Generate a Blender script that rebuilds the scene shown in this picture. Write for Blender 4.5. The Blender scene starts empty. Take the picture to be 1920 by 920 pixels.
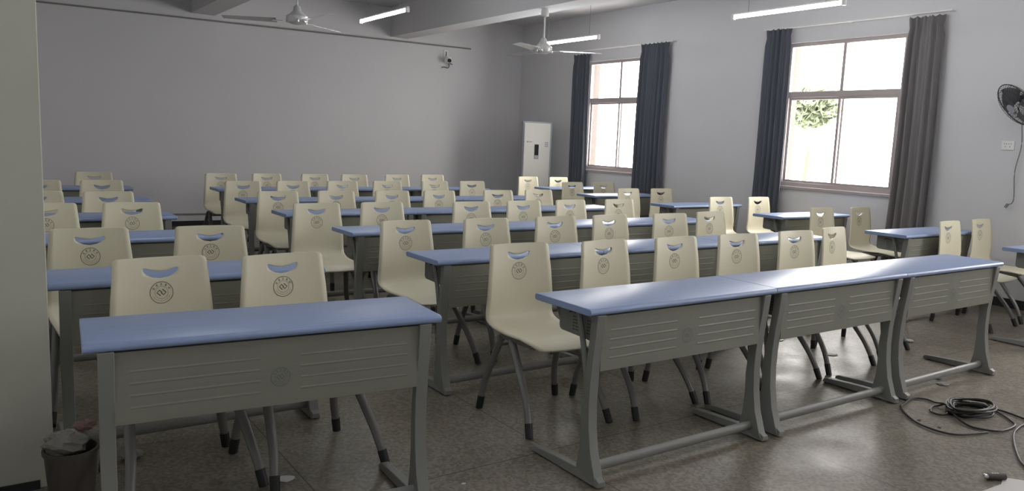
import bpy, math, random
from mathutils import Vector, Matrix
random.seed(7)
S = bpy.context.scene
PI = math.pi
COL = S.collection

# ------------------------------------------------------------------ camera
F_PX = 1452.5
YAW, PITCH, ROLL, CAM_H = 0.6058, 0.13439, 0.04145, 1.428
def cam_axes():
    cy, sy = math.cos(YAW), math.sin(YAW)
    f = Vector((sy, cy, 0)); r = Vector((cy, -sy, 0)); u = Vector((0, 0, 1))
    f2 = f*math.cos(PITCH) - u*math.sin(PITCH); u2 = u*math.cos(PITCH) + f*math.sin(PITCH)
    return r*math.cos(ROLL)+u2*math.sin(ROLL), u2*math.cos(ROLL)-r*math.sin(ROLL), f2
r_, u_, f_ = cam_axes()
cd = bpy.data.cameras.new('camera'); cd.sensor_width = 36; cd.lens = F_PX/1920*36
cd.clip_start = 0.02; cd.clip_end = 200
cam = bpy.data.objects.new('camera', cd); COL.objects.link(cam)
m = Matrix((( r_.x, u_.x, -f_.x, 0), (r_.y, u_.y, -f_.y, 0), (r_.z, u_.z, -f_.z, CAM_H), (0, 0, 0, 1)))
cam.matrix_world = m
S.camera = cam

# ------------------------------------------------------------------ world, exposure
W = bpy.data.worlds.new('overcast_sky'); S.world = W; W.use_nodes = True
bg = W.node_tree.nodes['Background']
bg.inputs[0].default_value = (1.0, 0.965, 0.93, 1); bg.inputs[1].default_value = 10.0
S.view_settings.view_transform = 'Standard'; S.view_settings.look = 'None'
S.view_settings.exposure = 0.48; S.view_settings.gamma = 1.0; S.view_settings.use_curve_mapping = False

TUBE_POWER = 42.0      # emission strength of the fluorescent tubes

# room numbers
XW, YB, ZC = 8.31, 11.93, 3.50        # window wall, back wall, ceiling
XL, YF = -0.5, -4.2                   # left wall, front wall
WINS = [(8.48, 10.01), (4.68, 6.19), (0.88, 2.39), (-2.92, -1.41)]  # last two are out of view, added to let more light into the front
WZ0, WZ1, WZT = 1.01, 2.75, 2.13

for (a, b) in WINS:                   # sky portals: they only guide sampling of the sky through the windows
    L = bpy.data.lights.new('window_portal', 'AREA'); L.shape = 'RECTANGLE'
    L.size = WZ1-WZ0; L.size_y = b-a; L.cycles.is_portal = True
    o = bpy.data.objects.new('window_portal', L); COL.objects.link(o)
    o.location = (XW+0.27, (a+b)/2, (WZ0+WZ1)/2); o.rotation_euler = (0, PI/2, 0)

# ------------------------------------------------------------------ materials
def mat(name, col, rough=0.5, metal=0.0, noise=None, bump=None, spec=0.5, coat=0.0):
    """noise = (scale xyz, amount) soft tonal variation; bump = (scale, strength)"""
    M = bpy.data.materials.new(name); M.use_nodes = True
    nt = M.node_tree; b = nt.nodes['Principled BSDF']
    b.inputs['Base Color'].default_value = (*col, 1); b.inputs['Roughness'].default_value = rough
    b.inputs['Metallic'].default_value = metal; b.inputs['Specular IOR Level'].default_value = spec
    b.inputs['Coat Weight'].default_value = coat
    tc = nt.nodes.new('ShaderNodeTexCoord')
    if noise:
        mp = nt.nodes.new('ShaderNodeMapping'); mp.inputs['Scale'].default_value = noise[0]
        nz = nt.nodes.new('ShaderNodeTexNoise'); nz.inputs['Scale'].default_value = 1; nz.inputs['Detail'].default_value = 5
        mx = nt.nodes.new('ShaderNodeMix'); mx.data_type = 'RGBA'
        k = noise[1]
        mx.inputs[6].default_value = (*[max(0, c*(1-k)) for c in col], 1); mx.inputs[7].default_value = (*[min(1, c*(1+k)) for c in col], 1)
        nt.links.new(tc.outputs['Object'], mp.inputs[0]); nt.links.new(mp.outputs[0], nz.inputs[0])
        nt.links.new(nz.outputs[0], mx.inputs[0]); nt.links.new(mx.outputs[2], b.inputs['Base Color'])
    if bump:
        nb = nt.nodes.new('ShaderNodeTexNoise'); nb.inputs['Scale'].default_value = bump[0]; nb.inputs['Detail'].default_value = 4
        bp = nt.nodes.new('ShaderNodeBump'); bp.inputs['Strength'].default_value = bump[1]; bp.inputs['Distance'].default_value = 0.01
        nt.links.new(tc.outputs['Object'], nb.inputs[0]); nt.links.new(nb.outputs[0], bp.inputs['Height']); nt.links.new(bp.outputs[0], b.inputs['Normal'])
    return M
def emit(name, col, k):
    M = mat(name, col); b = M.node_tree.nodes['Principled BSDF']
    b.inputs['Emission Color'].default_value = (*col, 1); b.inputs['Emission Strength'].default_value = k
    return M

m_wall = mat('wall_paint', (0.64, 0.635, 0.645), 0.6, noise=((1.2, 1.2, 1.2), 0.03), bump=(14, 0.05))
m_ceil = mat('ceiling_paint', (0.62, 0.61, 0.61), 0.7, noise=((0.8, 0.8, 0.8), 0.04))
m_pillar = mat('pillar_paint', (0.46, 0.465, 0.39), 0.6, noise=((3, 3, 3), 0.04), bump=(20, 0.06))
m_black = mat('black_skirting', (0.02, 0.02, 0.022), 0.5)
m_top = mat('blue_laminate', (0.25, 0.335, 0.55), 0.37, noise=((3, 90, 90), 0.16), spec=0.95)
m_desk = mat('grey_powder_coat', (0.20, 0.202, 0.19), 0.42, noise=((3, 60, 60), 0.05))
m_panel = mat('grey_panel_coat', (0.215, 0.217, 0.18), 0.40, noise=((2, 70, 120), 0.06))
m_dark = mat('dark_hole', (0.012, 0.012, 0.012), 0.8)
m_cream = mat('cream_laminate', (0.70, 0.66, 0.50), 0.38, noise=((1.5, 40, 3), 0.03))
m_leg = mat('grey_chair_steel', (0.16, 0.16, 0.15), 0.38, metal=0.1)
m_cap = mat('black_rubber', (0.012, 0.012, 0.012), 0.55)
m_ink = mat('emblem_ink', (0.12, 0.115, 0.09), 0.6)
m_ink2 = mat('emblem_ink_blue', (0.12, 0.13, 0.16), 0.6)
m_curtain = mat('blue_grey_curtain', (0.105, 0.115, 0.135), 0.95, noise=((30, 30, 4), 0.12), spec=0.1)
m_curtain_b = mat('grey_curtain', (0.20, 0.19, 0.19), 0.95, noise=((30, 30, 4), 0.12), spec=0.1)
m_alu = mat('window_aluminium', (0.42, 0.37, 0.36), 0.4, metal=0.3)
m_white = mat('white_enamel', (0.78, 0.78, 0.76), 0.35)
m_fan = mat('fan_enamel', (0.62, 0.62, 0.61), 0.3, metal=0.2)
m_chrome = mat('chrome', (0.75, 0.75, 0.75), 0.12, metal=1)
m_ac = mat('ivory_plastic', (0.70, 0.70, 0.64), 0.35)
m_acs = mat('grey_plastic', (0.38, 0.40, 0.44), 0.4)
m_cage = mat('dark_fan_wire', (0.06, 0.058, 0.06), 0.4, metal=0.3)
m_fblade = mat('smoky_fan_blade', (0.10, 0.10, 0.11), 0.3)
m_cable = mat('black_cable', (0.015, 0.014, 0.014), 0.45)
m_tube = emit('tube_glow', (0.93, 0.96, 1.0), TUBE_POWER)
m_paper = mat('paper', (0.62, 0.60, 0.58), 0.7)
m_plastic = mat('crumpled_plastic', (0.22, 0.21, 0.19), 0.35, noise=((25, 25, 25), 0.3))
m_pink = mat('pink_paper', (0.22, 0.13, 0.13), 0.7)
m_bin = mat('dark_bin', (0.07, 0.062, 0.052), 0.5)
m_cond = mat('conduit_grey', (0.22, 0.22, 0.20), 0.6)
m_leaf = mat('tree_leaves', (0.19, 0.22, 0.14), 0.7, noise=((3, 3, 3), 0.5))
m_conc = mat('distant_concrete', (0.075, 0.08, 0.09), 0.8, noise=((1, 1, 1), 0.1)); m_conc2 = mat('distant_fins', (0.05, 0.055, 0.06), 0.8)
m_bark = mat('bark', (0.12, 0.08, 0.05), 0.9)

def floor_material():
    M = bpy.data.materials.new('terrazzo'); M.use_nodes = True; nt = M.node_tree; N = nt.nodes; L = nt.links
    b = N['Principled BSDF']; tc = N.new('ShaderNodeTexCoord')
    def noise(sc, det=4):
        n = N.new('ShaderNodeTexNoise'); n.inputs['Scale'].default_value = sc; n.inputs['Detail'].default_value = det
        L.new(tc.outputs['Object'], n.inputs[0]); return n.outputs[0]
    def ramp(src, p0, c0, p1, c1):
        r = N.new('ShaderNodeValToRGB'); r.color_ramp.elements[0].position = p0; r.color_ramp.elements[0].color = (*c0, 1)
        r.color_ramp.elements[1].position = p1; r.color_ramp.elements[1].color = (*c1, 1); L.new(src, r.inputs[0]); return r.outputs[0]
    v = N.new('ShaderNodeTexVoronoi'); v.inputs['Scale'].default_value = 75; L.new(tc.outputs['Object'], v.inputs[0])
    bw = N.new('ShaderNodeRGBToBW'); L.new(v.outputs['Color'], bw.inputs[0])
    chips = ramp(bw.outputs[0], 0.25, (0.14, 0.124, 0.097), 0.8, (0.255, 0.226, 0.178))
    dirt = ramp(noise(1.6, 7), 0.35, (0.80, 0.79, 0.77), 0.65, (1, 1, 1))
    mx = N.new('ShaderNodeMix'); mx.data_type = 'RGBA'; mx.blend_type = 'MULTIPLY'; mx.inputs[0].default_value = 0.8
    L.new(chips, mx.inputs[6]); L.new(dirt, mx.inputs[7])
    sx = N.new('ShaderNodeSeparateXYZ'); L.new(tc.outputs['Object'], sx.inputs[0])
    def line(out, period, off):
        a = N.new('ShaderNodeMath'); a.operation = 'SUBTRACT'; L.new(out, a.inputs[0]); a.inputs[1].default_value = off
        w = N.new('ShaderNodeMath'); w.operation = 'PINGPONG'; L.new(a.outputs[0], w.inputs[0]); w.inputs[1].default_value = period/2
        c = N.new('ShaderNodeMath'); c.operation = 'LESS_THAN'; L.new(w.outputs[0], c.inputs[0]); c.inputs[1].default_value = 0.0028
        return c.outputs[0]
    mxl = N.new('ShaderNodeMath'); mxl.operation = 'MAXIMUM'
    L.new(line(sx.outputs[0], 1.09, 1.063), mxl.inputs[0]); L.new(line(sx.outputs[1], 2.18, 0.55), mxl.inputs[1])
    m2 = N.new('ShaderNodeMix'); m2.data_type = 'RGBA'; L.new(mxl.outputs[0], m2.inputs[0]); L.new(mx.outputs[2], m2.inputs[6]); m2.inputs[7].default_value = (0.03, 0.028, 0.025, 1)
    L.new(m2.outputs[2], b.inputs['Base Color'])
    rr = N.new('ShaderNodeMapRange'); rr.inputs[1].default_value = 0.3; rr.inputs[2].default_value = 0.7; rr.inputs[3].default_value = 0.30; rr.inputs[4].default_value = 0.48
    L.new(noise(3.0, 6), rr.inputs[0]); L.new(rr.outputs[0], b.inputs['Roughness'])
    bp = N.new('ShaderNodeBump'); bp.inputs['Strength'].default_value = 0.12; bp.inputs['Distance'].default_value = 0.004
    L.new(noise(60, 3), bp.inputs['Height']); L.new(bp.outputs[0], b.inputs['Normal'])
    return M
m_floor = floor_material()
def tile_material():
    M = bpy.data.materials.new('facade_tile'); M.use_nodes = True; nt = M.node_tree; N = nt.nodes
    b = N['Principled BSDF']; b.inputs['Roughness'].default_value = 0.5
    tc = N.new('ShaderNodeTexCoord'); mp = N.new('ShaderNodeMapping'); mp.inputs['Rotation'].default_value = (PI/2, 0, 0)
    br = N.new('ShaderNodeTexBrick'); br.inputs['Scale'].default_value = 9; br.inputs['Color1'].default_value = (0.085, 0.06, 0.045, 1)
    br.inputs['Color2'].default_value = (0.07, 0.05, 0.038, 1); br.inputs['Mortar'].default_value = (0.05, 0.04, 0.034, 1); br.inputs['Mortar Size'].default_value = 0.03
    nt.links.new(tc.outputs['Object'], mp.inputs[0]); nt.links.new(mp.outputs[0], br.inputs[0]); nt.links.new(br.outputs[0], b.inputs['Base Color'])
    return M
m_tile = tile_material()
def glass_material():
    M = bpy.data.materials.new('window_glass'); M.use_nodes = True; nt = M.node_tree; N = nt.nodes
    N.remove(N['Principled BSDF'])
    t = N.new('ShaderNodeBsdfTransparent'); g = N.new('ShaderNodeBsdfGlossy'); g.inputs['Roughness'].default_value = 0.02
    mx = N.new('ShaderNodeMixShader'); mx.inputs[0].default_value = 0.06
    nt.links.new(t.outputs[0], mx.inputs[1]); nt.links.new(g.outputs[0], mx.inputs[2]); nt.links.new(mx.outputs[0], N['Material Output'].inputs[0])
    return M
m_glass = glass_material()

# ------------------------------------------------------------------ mesh helpers
class MB:
    def __init__(s): s.v = []; s.f = []; s.mi = []; s.cur = 0
    def add(s, vs, fs):
        o = len(s.v); s.v += [tuple(v) for v in vs]; s.f += [tuple(i+o for i in f) for f in fs]; s.mi += [s.cur]*len(fs)
    def box(s, a, b):
        x0, y0, z0 = a; x1, y1, z1 = b
        s.add([(x0,y0,z0),(x1,y0,z0),(x1,y1,z0),(x0,y1,z0),(x0,y0,z1),(x1,y0,z1),(x1,y1,z1),(x0,y1,z1)],
              [(0,3,2,1),(4,5,6,7),(0,1,5,4),(1,2,6,5),(2,3,7,6),(3,0,4,7)])
    def rings(s, R, cap=True, closed=False):
        n = len(R[0]); vs = [p for r in R for p in r]; fs = []
        k = len(R)
        for i in range(k if closed else k-1):
            a = i*n; b = ((i+1) % k)*n
            for j in range(n):
                jj = (j+1) % n; fs.append((a+j, a+jj, b+jj, b+j))
        if cap and not closed: fs.append(tuple(reversed(range(n)))); fs.append(tuple(range((k-1)*n, k*n)))
        s.add(vs, fs)
    def tube(s, pts, r, n=8, up=(0, 0, 1), closed=False):
        """r: radius, list of radii, or list of (a, b) half widths: a sideways, b along the second axis"""
        P = [Vector(p) for p in pts]; R = []
        k = len(P)
        for i, p in enumerate(P):
            if closed: t = P[(i+1) % k]-P[i-1]
            else: t = P[min(i+1, k-1)]-P[max(i-1, 0)]
            t.normalize(); a = Vector(up).cross(t)
            if a.length < 1e-3: a = Vector((1, 0, 0)).cross(t)
            a.normalize(); b = t.cross(a)
            rr = r[i] if isinstance(r, list) else r
            ra, rb = rr if isinstance(rr, tuple) else (rr, rr)
            R.append([p + a*ra*math.cos(2*PI*j/n) + b*rb*math.sin(2*PI*j/n) for j in range(n)])
        s.rings(R, closed=closed)
    def lathe(s, prof, n=24, c=(0, 0, 0)):
        s.rings([[(c[0]+r*math.cos(2*PI*j/n), c[1]+r*math.sin(2*PI*j/n), c[2]+z) for j in range(n)] for r, z in prof])
    def prism(s, poly, x0, x1):
        """polygon in (y, z) extruded from x0 to x1"""
        n = len(poly)
        s.rings([[(x0, y, z) for y, z in poly], [(x1, y, z) for y, z in poly]])
    def build(s, name, mats, parent=None, smooth=False, bevel=0, solid=0):
        me = bpy.data.meshes.new(name); me.from_pydata(s.v, [], s.f)
        for mm in (mats if isinstance(mats, (list, tuple)) else [mats]): me.materials.append(mm)
        for p, k in zip(me.polygons, s.mi): p.material_index = k
        import bmesh
        bm = bmesh.new(); bm.from_mesh(me); bmesh.ops.recalc_face_normals(bm, faces=bm.faces); bm.to_mesh(me); bm.free()
        if smooth:
            for p in me.polygons: p.use_smooth = True
            try: me.set_sharp_from_angle(angle=math.radians(40))
            except Exception: pass
        o = bpy.data.objects.new(name, me); COL.objects.link(o)
        if parent: o.parent = parent
        if solid:
            md = o.modifiers.new('thickness', 'SOLIDIFY'); md.thickness = solid; md.offset = 0
        if bevel:
            md = o.modifiers.new('bevel', 'BEVEL'); md.width = bevel; md.segments = 3; md.limit_method = 'ANGLE'
        return o
def tag(o, label=None, cat=None, group=None, kind=None):
    if label: o['label'] = label
    if cat: o['category'] = cat
    if group: o['group'] = group
    if kind: o['kind'] = kind
    return o
def empty(name, label, cat, loc, rz=0, group=None):
    o = bpy.data.objects.new(name, None); COL.objects.link(o); o.location = loc; o.rotation_euler = (0, 0, rz)
    o.empty_display_size = 0.1
    return tag(o, label, cat, group)
def copy_tree(o, parent=None, name=None):
    c = o.copy(); COL.objects.link(c)
    if parent: c.parent = parent
    for ch in list(o.children): copy_tree(ch, c)
    return c
def struct(name, mb, m_, **k): return tag(mb.build(name, m_, **k), kind='structure')
def catmull(P, k=6, closed=False):
    P = [Vector(p) for p in P]; n = len(P); out = []
    for i in range(n if closed else n-1):
        if closed: a, b, c, d = P[(i-1) % n], P[i], P[(i+1) % n], P[(i+2) % n]
        else: a, b, c, d = P[max(i-1, 0)], P[i], P[i+1], P[min(i+2, n-1)]
        for j in range(k):
            t = j/k
            out.append(0.5*((2*b)+(c-a)*t+(2*a-5*b+4*c-d)*t*t+(3*b-a-3*c+d)*t**3))
    if not closed: out.append(P[-1])
    return out

# ------------------------------------------------------------------ room shell
b = MB(); b.box((XL-0.24, YF-0.24, -0.12), (XW+0.24, YB+0.24, 0)); struct('floor', b, m_floor)
b = MB(); b.box((XL-0.24, YF-0.24, ZC), (XW+0.24, YB+0.24, ZC+0.15)); struct('ceiling', b, m_ceil)
b = MB(); b.box((XL-0.24, YB, 0), (XW+0.24, YB+0.24, ZC)); struct('wall_back', b, m_wall)
b = MB(); b.box((XL-0.24, YF-0.24, 0), (XW+0.24, YF, ZC)); struct('wall_front', b, m_wall)
b = MB(); b.box((XL-0.24, YF, 0), (XL, YB, ZC)); struct('wall_left', b, m_wall)
b = MB(); y = YF                       # window wall: piers, sills and lintels in one wall
for (a, c) in sorted(WINS):
    b.box((XW, y, 0), (XW+0.24, a, ZC)); b.box((XW, a, 0), (XW+0.24, c, WZ0)); b.box((XW, a, WZ1), (XW+0.24, c, ZC)); y = c
b.box((XW, y, 0), (XW+0.24, YB, ZC)); struct('wall_right', b, m_wall)
for i, (x0, x1) in enumerate([(2.58, 2.90), (5.67, 5.99)]):
    b = MB(); b.box((x0, YF, 3.03), (x1, YB, ZC)); struct('trim_%d' % (i+1), b, m_ceil)
b = MB(); b.box((XL, 3.40, 0), (0.200, 3.62, ZC)); struct('wall_pillar', b, m_pillar, bevel=0.004)
b = MB(); b.box((XL, 3.392, 0), (0.150, 3.40, 0.035)); struct('baseboard_pillar', b, m_black)
b = MB(); b.box((XL, YB-0.012, 0), (XW, YB, 0.075)); struct('baseboard_back', b, m_black)
b = MB(); b.box((XL, YB-0.015, 0.165), (XW, YB, 0.185)); struct('trim_3', b, m_cond)
b = MB(); b.box((XW-0.012, YF, 0), (XW, YB-0.012, 0.09)); struct('baseboard_right', b, m_black)
b = MB(); b.tube([(XL, YB-0.02, 2.93), (3.3, YB-0.02, 2.955), (7.2, YB-0.02, 2.985)], 0.012, 6)
tag(b.build('wall_conduit', m_cond), 'thin grey conduit running along the back wall below the beams', 'conduit')
for i, (a, c) in enumerate(WINS):
    X0, X1 = XW+0.03, XW+0.085
    fr = MB(); w = 0.045
    fr.box((X0, a, WZ0), (X1, c, WZ0+0.05)); fr.box((X0, a, WZ1-w), (X1, c, WZ1))
    fr.box((X0, a, WZ0+0.05), (X1, a+w, WZ1-w)); fr.box((X0, c-w, WZ0+0.05), (X1, c, WZ1-w))
    fr.box((X0, a+w, WZT-0.035), (X1, c-w, WZT+0.035))
    mid = (a+c)/2
    fr.box((X0, mid-0.02, WZT+0.035), (X1, mid+0.02, WZ1-w))
    wf = struct('window_%d' % (i+1), fr, m_alu, bevel=0.003)
    g = MB(); g.box((X0+0.02, a+w, WZT+0.035), (X0+0.024, c-w, WZ1-w)); g.build('glass', m_glass, wf)
    for k, (p, q) in enumerate([(a+w, mid+0.03), (mid-0.03, c-w)]):
        xs = X0+0.008+k*0.024; s_ = MB(); z0, z1 = WZ0+0.05, WZT-0.035; e = 0.028
        s_.box((xs, p, z0), (xs+0.018, q, z0+e)); s_.box((xs, p, z1-e), (xs+0.018, q, z1))
        s_.box((xs, p, z0+e), (xs+0.018, p+e, z1-e)); s_.box((xs, q-e, z0+e), (xs+0.018, q, z1-e))
        so = s_.build('sash', m_alu, wf)
        g = MB(); g.box((xs+0.006, p+e, z0+e), (xs+0.010, q-e, z1-e)); g.build('glass', m_glass, so)
    si = MB(); si.box((XW-0.03, a-0.02, WZ0-0.035), (XW+0.03, c+0.02, WZ0-0.001)); si.build('window_sill', m_alu, wf, bevel=0.003)
    t = MB(); t.box((XW+0.09, c-0.012, WZ0), (XW+0.245, c+0.001, WZ1)); struct('trim_%d' % (i+4), t, m_tile)

# ------------------------------------------------------------------ emblem printed on chairs and desk panels
def emblem_strokes():
    """list of (polyline, width) in a unit frame where the outer radius is 1"""
    St = []
    def arc(r, a0, a1, n): return [(r*math.cos(a0+(a1-a0)*i/n), r*math.sin(a0+(a1-a0)*i/n)) for i in range(n+1)]
    St.append((arc(0.97, 0, 2*PI, 40), 0.055))
    St.append((arc(0.56, 0, 2*PI, 28), 0.025))
    for k, a in enumerate([150, 120, 90, 60, 30]):          # five small characters along the top
        a = math.radians(a); c = Vector((0.76*math.cos(a), 0.76*math.sin(a))); e1 = Vector((math.sin(a), -math.cos(a))); e2 = Vector((math.cos(a), math.sin(a)))
        G = [[(-.8,.6),(.8,.6)], [(0,1),(0,-1)], [(-.7,-.1),(.7,-.1)], [(-.8,-.9),(-.1,-.2)], [(.1,-.2),(.8,-.9)], [(-.9,-.8),(.9,-.8)]]
        pick = [[0,1,3,4],[0,2,5,1],[0,1,5],[0,1,2,3,4],[0,2,3,4]][k]
        for q in pick:
            St.append(([tuple(c+e1*(x*0.10)+e2*(y_*0.10)) for x, y_ in G[q]], 0.035))
    for k in range(15):                                    # ring of small lettering below
        a = math.radians(205+k*130/14); rr = 0.70 if k % 3 else 0.73
        St.append(([(rr*math.cos(a), rr*math.sin(a)), (0.80*math.cos(a), 0.80*math.sin(a))], 0.03))
    # diamond mark: two interlocking angular hooks
    for sg in (1, -1):
        q = [(-.85, -.45), (-.85, .85), (.12, .85), (.12, -.12)]
        St.append(([(sg*.30*(x-y)*.7071*1.05, sg*.30*(x+y)*.7071*1.05) for x, y in q], 0.095))
    return St
EMB = emblem_strokes()
def emblem_mesh(R, place):
    mb = MB()
    for pl, w in EMB:
        P = [Vector(p) for p in pl]; n = len(P); Lf = []; Rt = []
        for i in range(n):
            t = (P[min(i+1, n-1)]-P[max(i-1, 0)]); t.normalize(); nn = Vector((-t.y, t.x))
            Lf.append(P[i]+nn*w/2); Rt.append(P[i]-nn*w/2)
        vs = [place(q.x*R, q.y*R) for q in Lf+Rt]
        mb.add(vs, [(i, i+1, n+i+1, n+i) for i in range(n-1)])
    return mb

# ------------------------------------------------------------------ chair
PROF = catmull([(0,.312,.875),(0,.301,.80),(0,.293,.72),(0,.288,.64),(0,.285,.57),(0,.279,.52),(0,.260,.472),(0,.222,.446),(0,.16,.434),(0,.08,.430),(0,-.02,.432),(0,-.11,.438),(0,-.175,.438),(0,-.212,.430),(0,-.235,.412)], 8)
ARC = [0.0]
for i in range(1, len(PROF)): ARC.append(ARC[-1]+(PROF[i]-PROF[i-1]).length)
def prof(s):
    s = min(max(s, 0), ARC[-1])
    for i in range(1, len(ARC)):
        if s <= ARC[i]:
            t = (s-ARC[i-1])/(ARC[i]-ARC[i-1]); return PROF[i-1].lerp(PROF[i], t)
    return PROF[-1]
def hw(s):
    pts = [(0,.186),(.08,.192),(.16,.200),(.28,.209),(.36,.213),(.42,.215),(.55,.213),(.80,.210),(.9,.205)]
    for (a, p), (b_, q) in zip(pts, pts[1:]):
        if s <= b_:
            v = p+(q-p)*(s-a)/(b_-a); break
    else: v = .2
    for d in (s, ARC[-1]-s):
        r = 0.018
        if d < r: v = v-r+math.sqrt(max(0, r*r-(r-d)**2))
    return v
def shell_pt(x, s, off=0):
    p = prof(s); k = max(0, min(1, (0.42-s)/0.12))
    return (x, p.y-0.65*x*x*k+off, p.z + 0.25*x*x*(1-k))
def chair_shell():
    mb = MB(); n = 16
    rows = [0,.004,.012,.024,.034,.05,.066,.082,.100,.125,.16,.20,.24,.28,.32,.345,.365,.385,.405,.425,.45,.49,.54,.60,.66,.70,.725,.745]
    rows = [r for r in rows if r < ARC[-1]-.012]+[ARC[-1]-.01, ARC[-1]-.003, ARC[-1]]
    vs = [shell_pt((-1+2*j/n)*hw(s), s) for s in rows for j in range(n+1)]
    i0, i1, j0, j1 = 4, 8, 4, 12
    fs = []
    for i in range(len(rows)-1):
        for j in range(n):
            if i0 <= i < i1 and j0 <= j < j1: continue
            a = i*(n+1)+j; fs.append((a, a+1, a+n+2, a+n+1))
    per = [(i0, j) for j in range(j0, j1)]+[(i, j1) for i in range(i0, i1)]+[(i1, j) for j in range(j1, j0, -1)]+[(i, j0) for i in range(i1, i0, -1)]
    hole = []; sc = (rows[i0]+rows[i1])/2
    for (i, j) in per:
        x = (-1+2*j/n)*hw(rows[i]); s = rows[i]
        ang = math.atan2((s-sc)/0.033, x/0.086)
        ca, sa = math.cos(ang), math.sin(ang)
        hx = 0.071*math.copysign(abs(ca)**0.6, ca); hs = 0.0775+0.0150*math.copysign(abs(sa)**0.55, sa)-0.0255*(hx/0.071)**2
        hole.append((hx, hs))
    base = len(vs)
    for (i, j), (hx, hs) in zip(per, hole):
        x = (-1+2*j/n)*hw(rows[i]); s = rows[i]
        vs.append(shell_pt((x+2*hx)/3, (s+2*hs)/3))
    b2 = len(vs)
    for hx, hs in hole: vs.append(shell_pt(hx, hs))
    m_ = len(per)
    for k in range(m_):
        kk = (k+1) % m_; (i, j), (ii, jj) = per[k], per[kk]
        fs.append((i*(n+1)+j, ii*(n+1)+jj, base+kk, base+k)); fs.append((base+k, base+kk, b2+kk, b2+k))
    mb.add(vs, fs); return mb
def make_chair():
    t = empty('school_chair', 'x', 'chair', (0, 0, 0))
    chair_shell().build('seat_shell', m_cream, t, smooth=True, solid=0.011)
    emblem_mesh(0.0475, lambda x, y: shell_pt(x, 0.152-y, -0.0068)).build('emblem', m_ink, t)
    f = MB()
    for s in (-1, 1):                                      # side shoulder under the seat
        f.tube(catmull([(s*.185, .175, .395), (s*.186, .13, .412), (s*.186, .06, .417), (s*.182, -.05, .418), (s*.178, -.15, .420)], 4), (.011, .014), 8)
    for y_ in (.10, -.12): f.tube([(-.182, y_, .412), (.182, y_, .412)], .010, 8)
    f.tube([(-.20, .145, .365), (.20, .145, .365)], .008, 8)
    f.build('seat_frame', m_leg, t, smooth=True)
    for s in (-1, 1):
        for (y0, y1, bow) in ((.135, .235, .020), (.045, -.228, -.030)):
            P = catmull([(s*.186, y0, .412), (s*.205, y0+(y1-y0)*.30+bow*.6, .30), (s*.226, y0+(y1-y0)*.68+bow, .16), (s*.243, y1, 0.055)], 5)
            R = [(.0150, .0225-.004*i/(len(P)-1)) for i in range(len(P))]
            l = MB(); l.tube(P, [(a, c) for a, c in R], 10, up=(s*1.0, 0, 0.01)); lg = l.build('leg', m_leg, t, smooth=True)
            c = MB(); d = (P[-1]-P[-2]).normalized(); q0 = P[-1]-d*0.012; q1 = Vector((q0.x+d.x*.06, q0.y+d.y*.06, 0.0))
            c.tube([q0, (q0+q1)/2, q1], [(.0175, .0210), (.0175, .0205), (.0165, .0195)], 10, up=(s*1.0, 0, 0.01)); c.build('rubber_foot', m_cap, lg, smooth=True)
    return t

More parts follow.
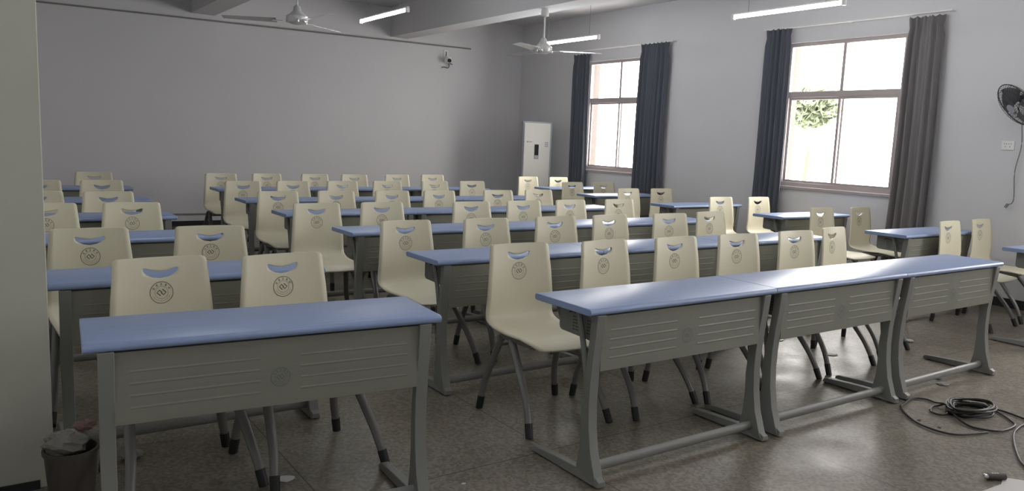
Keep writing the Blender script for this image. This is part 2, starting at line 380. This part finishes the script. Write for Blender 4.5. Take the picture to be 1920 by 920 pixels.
# ------------------------------------------------------------------ desk (1.2 m two-seat)
DL, DD, DH = 1.198, 0.39, 0.76
def make_desk():
    t = empty('school_desk', 'x', 'desk', (0, 0, 0))
    T = 0.030; pr = []                                       # rounded nosing at front and back
    for k in range(7): a = -PI/2+PI*k/6; pr.append((DD-0.012+0.012*math.cos(a), DH-T/2+T/2*math.sin(a)))
    for k in range(7): a = PI/2+PI*k/6; pr.append((0.014+0.014*math.cos(a), DH-T/2+T/2*math.sin(a)))
    tp = MB(); tp.prism(pr, 0, DL); tp.build('tabletop', m_top, t, smooth=True, bevel=0.003)
    pn = MB(); pz0, pz1 = 0.485, 0.722
    pn.box((0.085, 0.022, pz0), (DL-0.085, 0.034, pz1))
    for k in range(4):
        z = pz0+0.052+k*0.040
        for (xa, xb) in ((0.13, 0.53), (0.67, DL-0.13)):
            pn.rings([[(xa, .0222, z-.006), (xa, .0208, z), (xa, .0222, z+.006)], [(xb, .0222, z-.006), (xb, .0208, z), (xb, .0222, z+.006)]])
    po = pn.build('modesty_panel', m_panel, t)
    emblem_mesh(0.034, lambda x, y: (DL/2+x, 0.0212, 0.585+y)).build('emblem', m_ink2, po)
    bx = MB(); z0, z1, y0, y1 = 0.595, 0.728, 0.055, 0.315        # book shelf with perforated ends
    ol = [(y0, z1), (y0, z0+0.004)] + [(y1-0.02+0.02*math.sin(a), z0+0.03-0.02*math.cos(a)) for a in [0, PI/6, PI/3, PI/2]] + [(y1, z1)]
    for xa in (0.089, DL-0.093): bx.prism(ol, xa, xa+0.004)
    bx.add([(0.093, y0, z0+0.004), (DL-0.093, y0, z0+0.004), (DL-0.093, y1-0.02, z0+0.012), (0.093, y1-0.02, z0+0.012),
            (0.093, y0, z0), (DL-0.093, y0, z0), (DL-0.093, y1-0.02, z0+0.008), (0.093, y1-0.02, z0+0.008)],
           [(0,1,2,3), (7,6,5,4), (0,4,5,1), (3,2,6,7), (0,3,7,4), (1,5,6,2)])
    bx.box((0.093, y0, z0), (DL-0.093, y0+0.003, z1))
    bx.cur = 1
    for s, xa in ((-1, 0.0886), (1, DL-0.0886)):
        for i in range(4):
            for j in range(5):
                for yb in (0.088, 0.185):
                    c = (xa, yb+i*0.011, z0+0.03+j*0.014)
                    bx.add([(c[0], c[1]+0.0036*math.cos(a*PI/3), c[2]+0.0036*math.sin(a*PI/3)) for a in range(6)], [(0,1,2,3,4,5)])
        P = [(0.16+0.09*k/6, z1-0.05+0.02*math.sin(k/6*2.4)) for k in range(7)]
        for (ya, za), (yb, zb) in zip(P, P[1:]):
            bx.add([(xa, ya, za), (xa, yb, zb), (xa, yb, zb+.006), (xa, ya, za+.006)], [(0,1,2,3)])
    bx.build('book_shelf', [m_desk, m_dark], t)
    for (xa, xb) in ((0.040, 0.088), (DL-0.088, DL-0.040)):
        fr = [(.002,.730),(.010,.64),(.022,.54),(.030,.43),(.031,.34),(.024,.24),(.006,.14),(-.022,.06),(-.040,.012)]
        rr = [(.110,.012),(.100,.05),(.086,.13),(.082,.22),(.086,.32),(.080,.42),(.064,.54),(.054,.64),(.050,.730)]
        n = len(fr); rev = rr[::-1]
        lg = MB(); xm0, xm1 = xa, xb
        lg.rings([[(xm0, fr[i][0], fr[i][1]), (xm1, fr[i][0], fr[i][1]), (xm1-.006, rev[i][0], rev[i][1]), (xm0+.006, rev[i][0], rev[i][1])] for i in range(n)])
        lo = lg.build('leg', m_desk, t, smooth=True, bevel=0.003)
        st = MB(); st.tube(catmull([(.5*(xa+xb), .072, .37), (.5*(xa+xb), .088, .47), (.5*(xa+xb), .118, .60), (.5*(xa+xb), .160, .730)], 4), (.013, .012), 8, up=(1, 0, 0))
        st.build('strut', m_desk, lo, smooth=True)
        ft = MB(); ft.rings([[(xa, y_, 0.006), (xb, y_, 0.006), (xb-.006, y_, h), (xa+.006, y_, h)] for y_, h in ((-.052, .030), (-.03, .042), (.10, .046), (.25, .040), (.40, .030), (.418, .022))])
        fo = ft.build('foot', m_desk, t, bevel=0.003)
        gl = MB()
        for y_ in (-.03, .38): gl.lathe([(.012, 0), (.013, .003), (.012, .007)], 10, ((xa+xb)/2, y_, 0))
        gl.build('glide', m_cap, fo)
    cb = MB(); cb.tube([(0.082, .035, .062), (DL-0.082, .035, .062)], (.016, .024), 12); cb.build('crossbar', m_desk, t, smooth=True)
    return t

desk0 = make_desk(); chair0 = make_chair(); used = {'d': False, 'c': False}
ORD = ['front row', 'second row', 'third row', 'fourth row', 'fifth row', 'back row']
def put(kind, x, y, rz, label, group):
    src = desk0 if kind == 'd' else chair0
    o = copy_tree(src) if used[kind] else src
    used[kind] = True
    o.location = (x, y, 0); o.rotation_euler = (0, 0, rz); o['label'] = label; o['group'] = group
    return o
GD = 'blue-topped two-seat school desks'; GC = 'cream moulded school chairs'
# left block
for i, (x, y, rz) in enumerate([(.236,2.605,-4.5),(.215,3.665,0),(.07,5.02,0),(.03,6.22,0),(.10,7.66,0),(.165,9.12,0)]):
    lab = 'blue-topped grey desk nearest the camera, front row, by the left pillar' if i == 0 else 'blue-topped grey desk in the left block, %s' % ORD[i]
    put('d', x, y, math.radians(rz), lab, GD)
# middle block: three desks abreast in each row
MX = [2.03, 2.055, 2.09, 2.05, 2.08, 2.19]; MY = [2.345, 3.67, 4.925, 6.20, 7.46, 8.93]
for i in range(6):
    for j in range(3):
        w = ['left', 'centre', 'right'][j]
        lab = 'blue-topped grey desk, %s of the three joined in the middle block, %s' % (w, ORD[i])
        put('d', MX[i]+j*1.2, MY[i], 0, lab, GD)
# window block
for i, (x, y) in enumerate([(6.62,2.40),(6.56,3.52),(6.86,4.99),(6.60,6.28),(6.64,7.72),(6.85,8.98)]):
    put('d', x, y, 0, 'blue-topped grey desk standing alone by the windows, %s' % ORD[i], GD)
CH = {
 'left block': [[(0.64,3.23),(1.15,3.17)],[(0.48,4.34),(1.07,4.27)],[(0.37,5.85),(0.90,5.84)],[(0.36,6.94),(0.88,6.86)],[(0.45,8.29),(1.0,8.27)],[(1.08,9.70)]],
 'middle block': [[(2.41,3.13),(3.02,3.09),(3.585,3.08),(4.14,3.07),(4.78,3.08),(5.39,3.15)],
  [(2.34,4.25),(2.96,4.30),(3.58,4.32),(4.15,4.33),(4.78,4.31),(5.37,4.37)],
  [(2.19,5.61),(2.76,5.64),(3.61,5.60),(4.20,5.62),(4.80,5.65),(5.43,5.66)],
  [(2.29,6.86),(2.87,6.89),(3.46,6.89),(4.01,6.89),(4.76,6.92),(5.35,6.96)],
  [(2.35,8.28),(2.93,8.32),(3.53,8.37),(4.12,8.40),(4.81,8.44),(5.39,8.48)],
  [(2.49,9.75),(3.09,9.80),(3.73,9.80),(4.28,9.80),(4.97,9.86),(5.58,9.92)]],
 'window block': [[(7.17,3.18),(7.82,3.21)],[(7.14,4.46),(7.79,4.42)],[(7.14,5.79),(7.77,5.74)],[(6.96,7.15),(7.53,7.14)],[(7.02,8.39),(7.58,8.31)],[(7.15,9.66),(7.73,9.59)]]}
DY = {'left block': [2.50, 3.665, 5.02, 6.22, 7.66, 9.12], 'middle block': [2.345, 3.67, 4.925, 6.20, 7.46, 8.93], 'window block': [2.40, 3.52, 4.99, 6.28, 7.72, 8.98]}
CHROT = {('left block',0,0):3,('left block',0,1):4,('middle block',0,0):-2,('middle block',0,1):5,('middle block',0,5):9}
NTH = ['first', 'second', 'third', 'fourth', 'fifth', 'sixth']
for blk, rows in CH.items():
    for i, row in enumerate(rows):
        for j, (x, y) in enumerate(row):
            if blk == 'middle block': w = '%s from the left' % NTH[j]
            else: w = ['left', 'right'][j] + ' of the pair' if len(row) == 2 else 'lone one'
            lab = 'cream chair, %s in the %s of the %s' % (w, ORD[i], blk)
            if (blk, i, j) == ('middle block', 0, 0): lab = 'cream chair pushed out past the left end of the middle front desks'
            y = max(y, DY[blk][i]+0.645)                       # seat edge clears the desk in front
            rz = CHROT.get((blk, i, j), random.uniform(-3, 3))
            put('c', x, y, math.radians(rz), lab, GC)

# ------------------------------------------------------------------ curtains and rails
def curtain(ya, yb, z0, z1, mtl, label, folds, seed, flare=0.0):
    rnd = random.Random(seed); nz, ny = 26, folds*8; ph = [rnd.uniform(0, 6) for _ in range(4)]
    vs = []; fs = []
    for i in range(nz+1):
        v = i/nz; z = z1-(z1-z0)*v
        for j in range(ny+1):
            u = j/ny
            pinch = 1-0.10*math.exp(-((v-0.035)/0.025)**2)+0.10*v*flare
            yy = (ya+yb)/2+(u-0.5)*(yb-ya)*pinch + 0.012*math.sin(v*5+ph[0])
            amp = 0.035*(0.55+0.45*v)+0.010*math.sin(u*9+ph[1])
            x = XW-0.085 + amp*math.sin(u*folds*2*PI+0.7*math.sin(v*3+ph[2])+0.4*math.sin(u*7+ph[3])) - 0.012*v
            if i == 0: z += 0.012*math.sin(u*folds*4*PI+ph[1])
            vs.append((x, yy, z)); 
    for i in range(nz):
        for j in range(ny):
            a = i*(ny+1)+j; fs.append((a, a+1, a+ny+2, a+ny+1))
    mb = MB(); mb.add(vs, fs)
    tag(mb.build('curtain', mtl, smooth=True, solid=0.004), label, 'curtain')
curtain(9.86, 10.27, 0.25, 2.87, m_curtain, 'dark blue-grey curtain left of the far window beside the air conditioner', 5, 1)
curtain(8.13, 8.72, 0.25, 2.92, m_curtain, 'wide dark blue-grey curtain right of the far window', 7, 2)
curtain(6.08, 6.46, 0.25, 2.93, m_curtain, 'dark blue-grey curtain left of the near window', 5, 3, 0.6)
curtain(4.25, 4.64, 0.25, 2.88, m_curtain_b, 'lighter grey curtain right of the near window', 5, 4, 1.0)
for (a, c, w) in ((8.06, 10.3, 'far'), (4.2, 6.5, 'near')):
    rl = MB(); rl.tube([(XW-0.085, a, 2.925), (XW-0.085, c, 2.925)], 0.009, 8)
    for y_ in (a+0.03, (a+c)/2, c-0.03): rl.box((XW-0.09, y_-0.01, 2.918), (XW, y_+0.01, 2.934))
    tag(rl.build('curtain_rail', m_white), 'slim white curtain rail above the %s window' % w, 'curtain rail')

# ------------------------------------------------------------------ fluorescent lights
def tube_light(x, y0, label):
    t = empty('tube_light', label, 'ceiling light', (x, y0, 2.75), 0, 'hanging fluorescent tubes')
    bt = MB(); bt.box((-0.014, 0, 0.020), (0.014, 1.26, 0.036)); bt.build('housing', m_white, t, bevel=0.004)
    tb = MB(); tb.tube([(0, 0.035, 0), (0, 1.225, 0)], 0.014, 12, up=(1, 0, 0)); tb.build('tube', m_tube, t, smooth=True)
    for y_ in (0.0, 1.225):
        c = MB(); c.box((-0.018, y_, -0.022), (0.018, y_+0.035, 0.022)); c.build('end_cap', m_white, t, bevel=0.004)
    for y_ in (0.2, 1.06):
        c = MB(); c.tube([(0, y_, 0.036), (0, y_, ZC-2.75)], 0.0025, 6); c.build('hanging_wire', m_cond, t)
tube_light(3.82, 7.62, 'hanging fluorescent tube between the two ceiling beams')
tube_light(6.46, 7.60, 'hanging fluorescent tube behind the right ceiling fan')
tube_light(6.36, 4.18, 'hanging fluorescent tube above the near window')
for x, side in ((1.2, 'left'), (3.82, 'middle'), (6.36, 'window')):      # unseen tubes, added to brighten the front of the room
    for y, row in ((0.78, 'second'), (-2.62, 'first')): tube_light(x, y, 'added unseen fill tube on the %s side, %s row from the front wall' % (side, row))
tube_light(1.2, 4.18, 'added unseen fill tube over the front of the left desks'); tube_light(3.82, 4.18, 'added unseen fill tube over the front of the middle desks')  # two more out-of-view tubes, added as fill for the front desks

# ------------------------------------------------------------------ ceiling fans
def ceiling_fan(x, y, ang, label):
    t = empty('ceiling_fan', label, 'ceiling fan', (x, y, 3.03), ang, 'three-blade ceiling fans')
    c = MB(); c.lathe([(.012, -.10), (.045, -.085), (.050, -.04), (.040, 0)], 20); c.build('canopy', m_fan, t, smooth=True)
    r = MB(); r.lathe([(.011, -.40), (.011, -.08)], 12); r.build('rod', m_fan, t, smooth=True)
    mo = MB(); mo.lathe([(.014, -.34), (.035, -.36), (.042, -.40), (.075, -.43), (.105, -.45), (.11, -.485), (.095, -.515), (.05, -.53), (.0, -.535)], 28); mo.build('motor', m_fan, t, smooth=True)
    for k in range(3):
        a = k*2*PI/3
        R = Matrix.Rotation(a, 3, 'Z')
        bl = MB(); vs = []; n = 10
        for i in range(n+1):
            rr = 0.20+0.52*i/n; wd = 0.062-0.014*i/n
            for s in (-1, 1):
                for dz in (0, -0.003):
                    vs.append(R @ Vector((rr, s*wd, -0.497+s*0.014*(1-0.4*i/n)+dz)))
        fs = []
        for i in range(n):
            q = i*4; fs += [(q, q+2, q+6, q+4), (q+1, q+5, q+7, q+3), (q, q+4, q+5, q+1), (q+2, q+3, q+7, q+6)]
        fs += [(0, 1, 3, 2), (n*4, n*4+2, n*4+3, n*4+1)]
        bl.add(vs, fs); bo = bl.build('blade', m_fan, t)
        br = MB(); br.rings([[R @ Vector((rr, -w_, -.500)), R @ Vector((rr, w_, -.500)), R @ Vector((rr, w_, -.506)), R @ Vector((rr, -w_, -.506))] for rr, w_ in ((.09, .03), (.14, .018), (.19, .03), (.24, .042))])
        br.build('blade_bracket', m_chrome, bo)
        for s in (-1, 1):
            sc = MB(); p = R @ Vector((0.105, s*0.035, -0.50)); sc.lathe([(.009, -.016), (.011, -.008), (.009, .012)], 10, p); sc.build('bolt', m_chrome, bo, smooth=True)
ceiling_fan(5.77, 7.83, math.radians(-32), 'white three-blade ceiling fan hanging from the right beam')
ceiling_fan(2.72, 7.90, math.radians(155), 'white three-blade ceiling fan hanging from the left beam')

# ------------------------------------------------------------------ air conditioner
ang = math.atan2(-0.48, 0.877)                               # front faces the desks from the corner
t = empty('air_conditioner', 'ivory floor-standing air conditioner in the back right corner', 'air conditioner', (7.78, 10.62, 0), ang)
b = MB(); b.box((-.25, .0, 0), (.25, .30, 1.76)); b.build('body', m_acs, t, bevel=0.012)
b = MB(); b.box((-.222, -.018, .06), (.222, .0, 1.735)); b.build('front_panel', m_ac, t, bevel=0.008)
b = MB(); b.box((-.04, -.024, 1.14), (.03, -.018, 1.38)); o = b.build('display', m_dark, t, bevel=0.002)
b = MB(); b.box((-.036, -.0255, 1.145), (.026, -.024, 1.20)); b.build('display_key', m_acs, o)
b = MB(); b.lathe([(.0, -.001), (.011, -.001), (.011, .001), (.0, .001)], 16)
b.v = [(x-.165, -.0195+z, 1.42+y) for x, y, z in b.v]
for k in range(4): b.box((-.148+k*.017, -.0195, 1.414), (-.136+k*.017, -.018, 1.426))
b.build('badge', m_cond, t)
b = MB()
for k in range(3): b.box((.13, -.0195, 1.405-k*.03), (.19, -.018, 1.425-k*.03))
b.build('sticker', m_acs, t)
b = MB()
for k in range(7): b.box((-.19, -.022, 1.62+k*.013), (.19, -.018, 1.626+k*.013))
b.build('air_outlet', m_ac, t)

# ------------------------------------------------------------------ security camera on the back wall
t = empty('security_camera', 'small white security camera on the back wall under the conduit', 'security camera', (6.71, YB, 2.72))
b = MB(); b.box((-.045, -.02, .03), (.045, 0, .20)); b.build('wall_plate', m_white, t, bevel=.004)
b = MB(); b.tube([(0, -.02, .08), (0, -.07, .06)], .018, 10, up=(1, 0, 0)); b.build('bracket', m_white, t, smooth=True)
b = MB(); b.lathe([(.03, .0), (.062, .02), (.068, .06), (.05, .10), (.0, .115)], 20, (0, -.10, -.03)); bd = b.build('camera_body', m_white, t, smooth=True)
b = MB(); b.tube([(-.012, -.155, .015), (-.014, -.178, .008)], .032, 16, up=(1, 0, 0)); b.build('lens', m_dark, bd, smooth=True)
b = MB(); b.tube(catmull([(.02, -.04, .0), (.06, -.03, -.06), (.04, -.02, -.10), (-.03, -.02, -.09), (-.08, -.02, -.10)], 6), .006, 6); b.tube([(.02, -.03, -.02), (.13, -.02, -.03)], .007, 6)
b.tube([(0, -.022, .05), (0, -.022, .17)], .008, 6)
b.build('cable', m_cable, t, smooth=True)

# ------------------------------------------------------------------ wall fan on the window wall
t = empty('wall_fan', 'dark wire-caged oscillating fan high on the wall right of the near window', 'wall fan', (XW, 3.36, 1.98))
b = MB(); b.box((-.035, -.06, -.02), (0, .06, .18)); b.build('wall_bracket', m_panel, t, bevel=.008)
b = MB(); b.tube(catmull([(-.03, 0, .10), (-.09, 0, .13), (-.15, 0, .09), (-.19, 0, .04)], 5), .016, 10, up=(0, 1, 0)); b.build('arm', m_cage, t, smooth=True)
hd = Vector((-.30, 0.04, -.03)); nrm = Vector((-.66, .47, -.60)).normalized()
e1 = Vector((0, 1, 0)).cross(nrm).normalized(); e2 = nrm.cross(e1)
def hp(r, a, d): return hd+e1*(r*math.cos(a))+e2*(r*math.sin(a))+nrm*d
b = MB(); b.rings([[hp(r, 2*PI*j/16, d) for j in range(16)] for r, d in ((.02, -.17), (.055, -.15), (.06, -.07), (.04, -.05))]); b.build('motor', m_cage, t, smooth=True)
cg = MB(); Rg = 0.225
for k in range(44):
    a = 2*PI*k/44
    for sg in (1, -1):
        P = [hp(Rg*math.sin(q), a, sg*0.065*math.cos(q)) for q in [0.18, 0.5, 0.8, 1.1, 1.35, 1.57]]
        cg.tube(P, 0.0014, 4)
for q in (1.57, 0.95, 0.45):
    for sg in (1, -1): cg.tube([hp(Rg*math.sin(q), 2*PI*j/32, sg*0.065*math.cos(q)) for j in range(32)], 0.005 if q > 1.5 else 0.0018, 6, closed=True)
cg.build('cage', m_cage, t)
b = MB(); b.rings([[hp(r, 2*PI*j/20, d) for j in range(20)] for r, d in ((.045, .060), (.045, .070), (.03, .074))]); b.build('badge', m_acs, t)
for k in range(4):
    vs = []; nn = 8
    for i in range(nn+1):
        rr = .03+.165*i/nn
        for j in range(5):
            a = k*PI/2+(j/4-.5)*(0.9+0.3*i/nn)+.2; vs.append(hp(rr, a, .02*(j/4-.5)*2))
    bl = MB(); bl.add(vs, [(i*5+j, i*5+j+1, i*5+j+6, i*5+j+5) for i in range(nn) for j in range(4)]); bl.build('blade', m_fblade, t, smooth=True, solid=.003)
b = MB(); b.tube(catmull([(-.02, .05, -.02), (-.03, .09, -.15), (-.03, .07, -.40), (-.03, .10, -.65), (-.03, .08, -.92), (-.04, .12, -.97)], 6), .005, 6)
b.tube([(-.04, .12, -.965), (-.045, .14, -1.0)], .013, 8); b.build('power_cord', m_cond, t, smooth=True)
t = empty('wall_socket', 'white wall socket plate below the caged wall fan', 'socket', (XW, 3.56, 1.58))
b = MB(); b.box((-.012, -.06, -.045), (0, .06, .045)); b.build('plate', m_white, t, bevel=.004)
b = MB()
for y_, z_ in ((-.03, .015), (-.01, .015), (.012, .015), (.03, .015), (-.02, -.012), (.02, -.012)): b.box((-.0128, y_-.002, z_-.006), (-.0118, y_+.002, z_+.006))
b.build('slots', m_dark, t)

# ------------------------------------------------------------------ things on the floor
def cable(P, label, r=.006, name='floor_cable'):
    mb = MB()
    for pl in P: mb.tube(catmull(pl, 8), r, 8)
    tag(mb.build(name, m_cable, smooth=True), label, 'cable')
loops = []
rnd = random.Random(5)
for k in range(9):
    ra, rb = 0.125+rnd.uniform(-.02, .03), 0.10+rnd.uniform(-.015, .02); ph = rnd.uniform(0, 6); cx, cy = 4.605+rnd.uniform(-.012, .012), 2.005+rnd.uniform(-.012, .012)
    loops.append([(cx+ra*math.cos(a+ph)+.02*math.cos(2*a), cy+rb*math.sin(a+ph), 0.008+0.011*(k//2)+0.004*math.sin(a*3+ph)) for a in [2*PI*i/16 for i in range(17)]])
loops.append([(4.414,2.125,.008),(4.49,2.15,.008),(4.535,2.139,.01),(4.53,2.10,.03),(4.504,2.077,.01),(4.43,2.04,.008),(4.383,2.057,.008),(4.385,2.10,.008),(4.43,2.128,.008)])
loops.append([(4.328,2.248,.008),(4.237,2.18,.008),(4.132,2.052,.008),(4.107,1.928,.008),(4.152,1.843,.008),(4.334,1.782,.008)])
loops.append([(4.328,2.248,.008),(4.383,2.26,.008),(4.526,2.288,.008),(4.586,2.245,.008),(4.577,2.179,.01),(4.499,2.08,.04),(4.414,1.992,.02),(4.348,1.883,.008),(4.364,1.806,.008),(4.431,1.753,.008),(4.585,1.756,.008),(4.657,1.807,.008),(4.745,1.91,.008),(4.768,1.977,.008),(4.70,2.04,.02)])
loops.append([(4.70,2.05,.03),(4.743,2.022,.012),(4.789,1.907,.008),(4.759,1.782,.008),(4.719,1.667,.008),(4.66,1.5,.008),(4.55,1.3,.008)])
cable(loops, 'black cable coiled on the floor with loose loops beside the front desk leg', .0055, 'cable_coil')
cable([[(4.80,1.70,.008),(4.729,1.732,.008),(4.596,1.735,.008),(4.441,1.700,.008),(4.27,1.625,.008),(4.096,1.533,.008),(4.018,1.479,.008),(3.946,1.4,.008)]],
      'single black cable curving along the floor at the right edge', .005)
# small dark canister with a metal tip lying by the paper
t = empty('canister', 'small dark canister with a shiny metal tip lying on the floor by the paper', 'canister', (3.700, 1.500, 0.016), math.atan2(-.055, .09))
b = MB(); b.tube([(0, 0, 0), (.085, 0, 0)], .015, 16); b.build('body', m_bin, t, smooth=True, bevel=.002)
b = MB(); b.tube([(-.016, 0, 0), (-.012, 0, 0), (0, 0, 0)], [.009, .012, .013], 16); b.build('metal_tip', m_chrome, t, smooth=True)
b = MB()
for k in range(3): b.box((.02+k*.012, -.004, .0145), (.027+k*.012, .004, .0156))
b.build('print', m_paper, t)
def sheet(pts, z, name, mtl, label, cat):
    mb = MB(); n = len(pts)
    mb.rings([[(x, y, z) for x, y in pts], [(x, y, z+.002) for x, y in pts]])
    return tag(mb.build(name, mtl), label, cat)
sheet([(3.53,1.45),(3.70,1.44),(3.79,1.47),(3.90,1.33),(3.70,1.15),(3.45,1.20)], .001, 'paper_sheet', m_paper, 'creased whitish paper sheet on the floor at the bottom right corner', 'paper')
def scrap(x, y, s, flat, mtl, label, seed, name='litter_scrap', cat='litter', z=0, n=9):
    rnd = random.Random(seed); vs = []; fs = []; m_ = 14
    for i in range(n):
        th = PI*(i+.5)/n
        for j in range(m_):
            ph = 2*PI*j/m_; r = s*(0.62+0.38*rnd.random())
            vs.append((x+r*math.sin(th)*math.cos(ph), y+r*math.sin(th)*math.sin(ph)*.8, z+max(0.001, (s*flat)*(1+math.cos(th)*(0.8+.2*rnd.random())))))
    for i in range(n-1):
        for j in range(m_): fs.append((i*m_+j, i*m_+(j+1) % m_, (i+1)*m_+(j+1) % m_, (i+1)*m_+j))
    fs.append(tuple(range(m_))); fs.append(tuple(reversed(range((n-1)*m_, n*m_))))
    mb = MB(); mb.add(vs, fs)
    return tag(mb.build(name, mtl), label, cat)
scrap(.49, 3.53, .06, .35, m_plastic, 'crumpled grey plastic scrap on the floor behind the left front desk leg', 11)
scrap(5.94, 3.08, .045, .25, m_paper, 'crumpled white tissue on the floor behind the right front desk', 12)
scrap(5.03, 2.36, .055, .10, m_plastic, 'flat litter flakes in front of the right front desk crossbar', 13)
scrap(5.12, 2.44, .03, .2, m_plastic, 'tiny litter scrap just under the right front desk crossbar', 14)
scrap(4.205, 2.075, .014, .2, m_bin, 'dark crumb on the floor inside the left cable loop', 15)
scrap(4.19, 1.96, .014, .2, m_bin, 'dark crumb on the floor near the front of the cable loop', 16)
scrap(5.00, 3.13, .05, .08, m_bin, 'dark flat scrap on the sunlit floor under the centre front desk', 17)
scrap(5.01, 3.62, .09, .07, m_plastic, 'pale flat plastic scrap on the floor behind the chairs of the centre front desk', 18)
scrap(1.00, 3.02, .045, .04, m_paper, 'flat pale scrap under the left front desk beside the chair leg', 19)
scrap(1.62, 2.62, .012, .1, m_paper, 'tiny white speck on the floor right of the left front desk', 20)
# wastebasket by the pillar
t = empty('wastebasket', 'dark wastebasket heaped with crumpled rubbish between pillar and left front desk', 'wastebasket', (.245, 3.22, 0))
b = MB(); b.lathe([(.0, 0), (.075, 0), (.09, .20), (.096, .20), (.096, .215), (.088, .215), (.073, .01), (.0, .01)], 24); b.build('bin_body', m_bin, t, smooth=True)
l = scrap(-.015, .0, .09, .62, m_plastic, None, 21, 'crumpled_bag', None, .18); l.parent = t
l = scrap(.05, .02, .045, .5, m_pink, None, 22, 'pink_wrapper', None, .265); l.parent = t

# ------------------------------------------------------------------ outside
def tree(x, y, h, r, label, seed):
    rnd = random.Random(seed); t = empty('tree', label, 'tree', (x, y, -4))
    b = MB(); b.tube(catmull([(0, 0, 0), (.1, .1, h*.4), (0, -.1, h*.8)], 4), [.13-.01*i for i in range(9)], 10); b.build('trunk', m_bark, t, smooth=True)
    b = MB()
    for k in range(900):
        d = Vector((rnd.gauss(0, 1), rnd.gauss(0, 1), rnd.gauss(0, 1))).normalized()*r*(rnd.random()**.4); d.z *= .7
        c = Vector((0, 0, h))+d; a = Vector((rnd.gauss(0, 1), rnd.gauss(0, 1), rnd.gauss(0, 1))).normalized(); e = a.orthogonal().normalized(); s = rnd.uniform(.14, .26)
        b.add([c+a*s, c+e*s*.5, c-a*s, c-e*s*.5], [(0, 1, 2, 3)])
    b.build('crown', m_leaf, t)
tree(22.0, 15.4, 6.9, 0.95, 'green tree seen through the upper left of the near window', 3)

t = empty('distant_building', 'pale ribbed building seen faintly through the far window beside its right curtain', 'building', (52, 52.8, -4))
b = MB(); b.box((0, -1.6, 0), (4, 1.7, 6.4)); b.build('wall', m_conc, t)
b = MB()
for k in range(7): b.box((-.25, -1.5+k*.46, .3), (0, -1.38+k*.46, 6.2))
b.build('fins', m_conc2, t)
